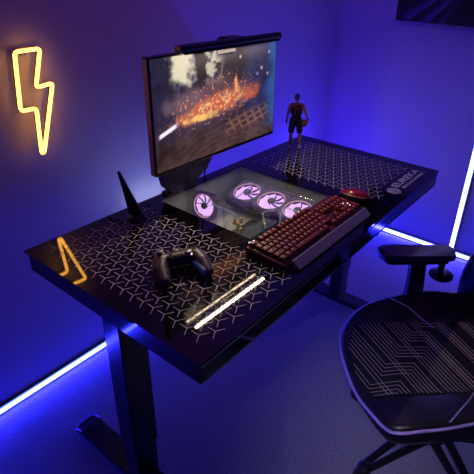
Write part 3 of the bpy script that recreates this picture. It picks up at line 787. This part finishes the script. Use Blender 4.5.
o = text_mesh('number', '11', .17*K, .004*K, jer, 'jersey_print', Matrix.Translation(V(-.075, -.156, 1.20)*K) @ Matrix.Rotation(R(90), 4, 'X') @ Matrix.Diagonal((1.25, 1.05, 1, 1)), .0003); o['label'] = 'pale orange digits'
bm = NB(); capsule(bm, (-.06, 0, .99), (.06, 0, .99), .138, .138)
for s in (-1, 1): h, k, a = legs[s]; capsule(bm, (h[0], 0, .90), (k[0]*.98, k[1]*.8, .60), .115, .106)
me = remesh(bm, .014, 3); sh = link('shorts', fscale(me), fig, ('shorts',))
for s in (-1, 1):
    x, y, z = legs[s][2]
    bm = NB(); capsule(bm, (x, y-.05, .045), (x+s*.03, y+.14, .036), .05, .042); capsule(bm, (x, y-.005, .06), (x, y, .12), .052, .047); 
    me = remesh(bm, .011, 2); 
    for v in me.vertices: v.co.z = max(v.co.z, .0)
    link('shoe', fscale(me), fig, ('shoe',))
bw = NB(); a = Vector(arms[-1][2]); tube(bw, [a+V(0, -.005, .035), a+V(0, .002, .0)], .040, 12); backface('wristband', bw, 'shorts', fig)
bw = NB(); a = Vector(arms[1][2]); tube(bw, [a+V(-.01, -.012, .03), a+V(0, .002, .0)], .040, 12); backface('wristband', bw, 'shorts', fig)
for s in (-1, 1):
    bm = NB(); ell(bm, (s*.030, .108, 1.70), (.012, .010, .008), 10, 6); backface('eye', bm, 'shorts', fig)
# ball held against the hip
ball_local = V(.268, .130, .835)*K
bl = empty('basketball', Matrix.Translation((fgx, fgy, DH+.0008)) @ Matrix.Rotation(fr, 4, 'Z') @ ball_local, fr)
tag(bl, 'tiny orange toy basketball held at the hip of the figurine', 'ball')
rb = .128*K
bm = NB(); ell(bm, (0, 0, 0), (rb, rb, rb), 24, 16); obj('ball', bm, 'ball', bl, True)
bm = NB()
for m_ in (Matrix.Rotation(R(20), 4, 'X'), Matrix.Rotation(R(90), 4, 'X') @ Matrix.Rotation(R(20), 4, 'Y'), Matrix.Rotation(R(90), 4, 'Y')):
    tube(bm, [m_ @ V(rb*1.004*math.cos(2*PI*k/28), rb*1.004*math.sin(2*PI*k/28), 0) for k in range(28)], .00035, 5, True)
obj('seam', bm, 'ball_seam', bl)

# ------------------------------------------------------------------ chair
ch = tag(empty('gaming_chair', (.688, -.938, 0), R(39.7)), 'black gaming chair with purple piping drawn up to the desk', 'chair')
OUT = [(.135, .236), (.207, .172), (.250, .07), (.263, -.023), (.256, -.124), (.235, -.226), (.15, -.262), (0, -.268), (-.15, -.262), (-.240, -.226), (-.263, -.12), (-.270, 0), (-.276, .10), (-.276, .170), (-.250, .205), (-.164, .237), (-.085, .253), (.037, .258)]
loop = [V(p.x, p.y, 0) for p in catmull([V(x, y, 0) for x, y in OUT], 5)]
def seat_z(x, y):
    b_ = sm(.135, .24, abs(x)); rear = sm(.10, -.12, y)
    z = .450+.012*b_*(1-rear)+.040*b_*rear
    z -= .020*sm(.10, .26, y)
    return z
cen = V(0, 0, 0)
bm = NB()
def ringpts(f, dz): return [bm.verts.new(V(p.x*f, p.y*f, seat_z(p.x*f, p.y*f)+dz)) for p in loop]
cv = bm.verts.new(V(0, 0, seat_z(0, 0)))
rings = [ringpts(f, 0) for f in (.12, .24, .36, .48, .58, .68, .76, .83, .89, .93, .96)]
rings.append(ringpts(.985, -.006)); rings.append(ringpts(1., -.016))
rings.append([bm.verts.new(V(p.x*.998, p.y*.998, .405)) for p in loop]); rings.append([bm.verts.new(V(p.x*.95, p.y*.95, .380)) for p in loop]); rings.append([bm.verts.new(V(p.x*.84, p.y*.84, .366)) for p in loop])
n = len(loop)
for k in range(n): bm.faces.new((cv, rings[0][k], rings[0][(k+1) % n]))
for A, B in zip(rings, rings[1:]):
    for k in range(n): bm.faces.new((A[k], B[k], B[(k+1) % n], A[(k+1) % n]))
bm.faces.new(rings[-1])
seat = obj('seat', bm, 'leather', ch, True, 60)
# piping around the edge and the two bolster seams
bm = NB(); tube(bm, [V(p.x*1.001, p.y*1.001, seat_z(p.x, p.y)-.014) for p in loop], .0042, 8, True); o = obj('piping', bm, 'piping', seat, True); o['label'] = 'purple piping around the seat edge'
for pts in ([(.252, .075), (.215, .035), (.175, -.005), (.10, -.050)], [(-.268, .045), (-.235, .005), (-.205, -.03), (-.165, -.065)]):
    bm = NB(); q = catmull([V(x, y, seat_z(x, y)+.001) for x, y in pts], 6, False); q = [V(p.x, p.y, seat_z(p.x, p.y)+.0012) for p in q]
    tube(bm, q, .0022, 6); o = obj('piping', bm, 'piping', seat, True); o['label'] = 'thin purple seam piping'
# fabric centre panel with stitched lines
bm = NB()
def inpanel(x, y):
    return -.166 < x < .130 and y < .238-.35*max(0, abs(x+.02)-.06) and y > -.25
gx = [(-.166+.296*i/30) for i in range(31)]
grid = {}
for i, x in enumerate(gx):
    ymax = .238-.35*max(0, abs(x+.02)-.06)
    for j in range(31):
        y = -.25+(ymax+.25)*j/30; grid[i, j] = bm.verts.new(V(x, y, seat_z(x, y)+.0022))
for i in range(30):
    for j in range(30): bm.faces.new((grid[i, j], grid[i+1, j], grid[i+1, j+1], grid[i, j+1]))
# stitched lines: diagonal families with nested jogs running front to back
d1 = V(-.944, -.33, 0).normalized()
def ribbon(pts, w=.0011):
    seg = []
    for a, b_ in zip(pts, pts[1:]):
        k = max(2, int((b_-a).length/.006)); nn = V(-(b_-a).y, (b_-a).x, 0).normalized()*w/2
        for s in range(k):
            p, q = a.lerp(b_, s/k), a.lerp(b_, (s+1)/k)
            if inpanel(p.x, p.y) and inpanel(q.x, q.y):
                f = bm.faces.new([bm.verts.new(V(v.x, v.y, seat_z(v.x, v.y)+.0029)) for v in (p-nn, q-nn, q+nn, p+nn)]); f.material_index = 1
for i in range(-40, 44):
    p0 = V(0, .0118*i, 0); g = i % 7
    if g == 6: continue
    pts = [p0-d1*.55]
    if g < 4:
        t1 = -.010+.0100*(i-7.5)+.004*g
        pts.append(p0+d1*t1); pts.append(pts[-1]+V(0, -.0826 if i > 3 else -.05, 0))
    pts.append(pts[-1]+d1*1.1)
    ribbon(pts, .0013)
o = obj('seat_panel', bm, ('fabric', 'stitch'), seat); o['label'] = 'dark fabric centre panel with tan stitched circuit lines'
# shell below the seat, mechanism, gas lift
bm = NB(); box(bm, (0, -.04, .352), (.34, .36, .026), .008, 2); box(bm, (.01, -.07, .325), (.14, .22, .04), .008, 2); obj('seat_plate', bm, 'plastic', ch)
bm = NB(); lathe(bm, [(0, .10), (.025, .10), (.025, .23), (.019, .23), (.019, .31), (0, .31)], 20, Matrix.Translation((.015, -.09, 0))); obj('gas_lift', bm, 'leg_metal', ch, True, 40)
bm = NB(); lathe(bm, [(0, .062), (.050, .062), (.056, .075), (.050, .105), (.030, .112), (0, .112)], 24, Matrix.Translation((.015, -.09, 0))); base = obj('base_hub', bm, 'plastic', ch, True, 50)
for k in range(5):
    a = R(155.6-39.7+72*k); d = V(math.cos(a), math.sin(a), 0); s = V(-d.y, d.x, 0); c0 = V(.015, -.09, 0)
    bm = NB()
    for side in (-1, 1):
        q = [c0+d*.045+s*side*.026+V(0, 0, .088), c0+d*.17+s*side*.020+V(0, 0, .083), c0+d*.285+s*side*.011+V(0, 0, .068)]
        tube(bm, q, .0125, 8, rs=[.0145, .0125, .011])
    ell(bm, c0+d*.292+V(0, 0, .068), (.024, .024, .014), 14, 8)
    lg_ = obj('leg', bm, 'plastic', ch, True, 50)
    bm = NB(); cc = c0+d*.292
    for side in (-1, 1):
        lathe(bm, [(0, -.009), (.020, -.009), (.025, -.005), (.025, .005), (.020, .009), (0, .009)], 18, Matrix.Translation(cc+s*side*.016+V(0, 0, .0255)) @ Matrix(( d, V(0, 0, 1), s)).transposed().to_4x4())
    box(bm, cc+V(0, 0, .042), (.02, .02, .03), .004, 1)
    obj('caster', bm, 'rubber', lg_, True, 40)
# armrest on the far side
def armrest():
    bm = NB(); cx, cy, z = .270, -.010, .616
    pts = catmull([V(-.032, .116, 0), V(.018, .122, 0), V(.036, .085, 0), V(.036, -.10, 0), V(.030, -.130, 0), V(-.026, -.130, 0), V(-.034, -.09, 0), V(-.038, .08, 0)], 5)
    prism(bm, [(p.x+cx, p.y+cy) for p in pts], z, z+.023, 'z', None, 0, .007); a_ = obj('armrest', bm, 'arm_pad', ch, True, 50)
    bm = NB(); prism(bm, [(p.x*.86+cx, p.y*.86+cy) for p in pts], z-.014, z+.001, 'z', None, 0, .003); obj('pad_plate', bm, 'plastic', a_)
    bm = NB(); m_ = Matrix.Rotation(R(0), 4, 'X'); prism(bm, [(-.085, .36), (-.015, .36), (-.020, .46), (-.012, z-.012), (-.066, z-.012), (-.076, .46)], cx+.018, cx+.050, 'x', None, 0, .005); obj('arm_post', bm, 'plastic', a_)
    bm = NB(); box(bm, (cx-.025, -.05, .352), (.12, .075, .014), .003, 1); obj('arm_bracket', bm, 'plastic', a_)
    bm = NB(); lathe(bm, [(0, 0), (.036, 0), (.042, .005), (.042, .012), (.034, .018), (0, .018)], 28, Matrix.Translation((.300, -.132, .512))); dk = obj('pivot_disc', bm, 'plastic', a_, True, 45)
    bm = NB(); lathe(bm, [(0, 0), (.009, 0), (.012, .02), (.010, .08), (0, .08)], 14, Matrix.Translation((.290, -.122, .529))); obj('pivot_stem', bm, 'plastic', dk, True, 45)
    bm = NB(); ell(bm, (.292, -.128, .600), (.006, .006, .004), 10, 6); 
    bm.free()
armrest()
# backrest: curved shell with forward wings, leaning back
bm = NB()
prof = [(0.02, .20), (.06, .245), (.16, .268), (.30, .270), (.45, .275), (.58, .26), (.70, .215), (.78, .15), (.82, .07)]
NXB = 20; fr_, bk_ = [], []
for h, w in prof:
    rowf, rowb = [], []
    for i in range(NXB+1):
        x = -w+2*w*i/NXB; e = abs(x)/w
        wing = .100*max(0, (abs(x)-.12)/.15)**1.4
        yb = -.256-.27*h; zz = .40+h
        edge = 1-.75*sm(.80, 1., e)
        rowf.append(bm.verts.new(V(x, yb+.035*edge+wing, zz))); rowb.append(bm.verts.new(V(x, yb-.055*edge+wing*.6, zz)))
    fr_.append(rowf); bk_.append(rowb)
for g_ in (fr_, bk_):
    for a, b_ in zip(g_, g_[1:]):
        for i in range(NXB): bm.faces.new((a[i], a[i+1], b_[i+1], b_[i]))
for a, b_, c_, d_ in zip(fr_, fr_[1:], bk_, bk_[1:]):
    bm.faces.new((a[0], b_[0], d_[0], c_[0])); bm.faces.new((a[-1], b_[-1], d_[-1], c_[-1]))
for a, c_ in ((fr_[0], bk_[0]), (fr_[-1], bk_[-1])):
    for i in range(NXB): bm.faces.new((a[i], a[i+1], c_[i+1], c_[i]))
edgeL = [(r[0].co.copy(), r[-1].co.copy()) for r in fr_]
bk = obj('backrest', bm, 'leather', ch, True, 60)
bm = NB(); q = [e[0] for e in edgeL]+[e[1] for e in edgeL[::-1]]; tube(bm, catmull(q, 3, False), .0042, 8); o = obj('piping', bm, 'piping', bk, True); o['label'] = 'purple piping around the backrest'
bm = NB(); box(bm, (0, -.275, .375), (.30, .06, .09), .012, 2); obj('back_hinge', bm, 'plastic', ch)

# ------------------------------------------------------------------ lights of the room and added fill lights
def area(name, loc, target, sx, sy, color, power):
    l = bpy.data.lights.new(name, 'AREA'); l.shape = 'RECTANGLE'; l.size = sx; l.size_y = sy; l.color = color; l.energy = power
    o = bpy.data.objects.new(name, l); COL.objects.link(o); o.location = loc
    o.rotation_euler = (Vector(target)-Vector(loc)).to_track_quat('-Z', 'Y').to_euler(); return o
area('purple_room_lamp', (.8, -.5, 2.4), (.6, .27, 1.4), .5, .5, (1., .05, .25), 1.05)
area('blue_wall_fill', (1.5, -.2, 2.4), (1.9, 0, 1.2), .6, .6, (.09, .08, 1.), 2.3)  # unseen light added to deepen the blue of the right wall
area('blue_corner_fill', (1.66, .10, .42), (2.05, .22, 1.05), .25, .1, (.05, .015, 1.), 1.5)  # unseen light added behind the desk to brighten the corner
area('desk_back_lamp', (.66, .185, .605), (.66, .27, .61), .22, .03, (.72, .82, 1.), .07)
sp = area('floor_fill', (-1.2, -1.35, 2.3), (.66, -.86, 0), .25, .25, (.80, .72, 1.), .24); sp.data.spread = R(20)  # narrow unseen beam added to lift the floor beside the chair
area('tray_fill', (.66, -.31, .738), (.66, -.31, .6), .36, .5, (1., .96, .88), .42)  # unseen light added inside the tray to lift its grey
w = bpy.data.worlds.new('room_dark'); S.world = w; w.use_nodes = True
w.node_tree.nodes['Background'].inputs[0].default_value = (.01, .008, .03, 1); w.node_tree.nodes['Background'].inputs[1].default_value = .2

# ------------------------------------------------------------------ camera
cd = bpy.data.cameras.new('camera'); cam = bpy.data.objects.new('camera', cd); COL.objects.link(cam); S.camera = cam
rows_ = [[0.6061800458652062, -0.7945397886122758, 0.035387516256678714], [0.3541603157953551, 0.3095047253349496, 0.882483595151248], [0.7121209326445831, 0.5224110922513969, -0.46901005104593607]]
r3 = Matrix((rows_[0], rows_[1], [-x for x in rows_[2]])).transposed()
cam.matrix_world = Matrix.Translation((-0.495369, -1.177045, 1.462820)) @ r3.to_4x4()
cd.sensor_width = 36; cd.lens = 478.694/474*36; cd.shift_x = -(266.257-237)/474; cd.shift_y = (218.045-237)/474
cd.clip_start = .02; cd.clip_end = 50

S.view_settings.view_transform = 'Standard'; S.view_settings.look = 'None'; S.view_settings.gamma = 1; S.view_settings.exposure = 0
S.view_settings.use_curve_mapping = False
S.cycles.use_denoising = True
S.cycles.max_bounces = 10; S.cycles.transparent_max_bounces = 12
S.cycles.caustics_reflective = False; S.cycles.caustics_refractive = False
S.cycles.sample_clamp_indirect = 4.
bpy.context.view_layer.update()
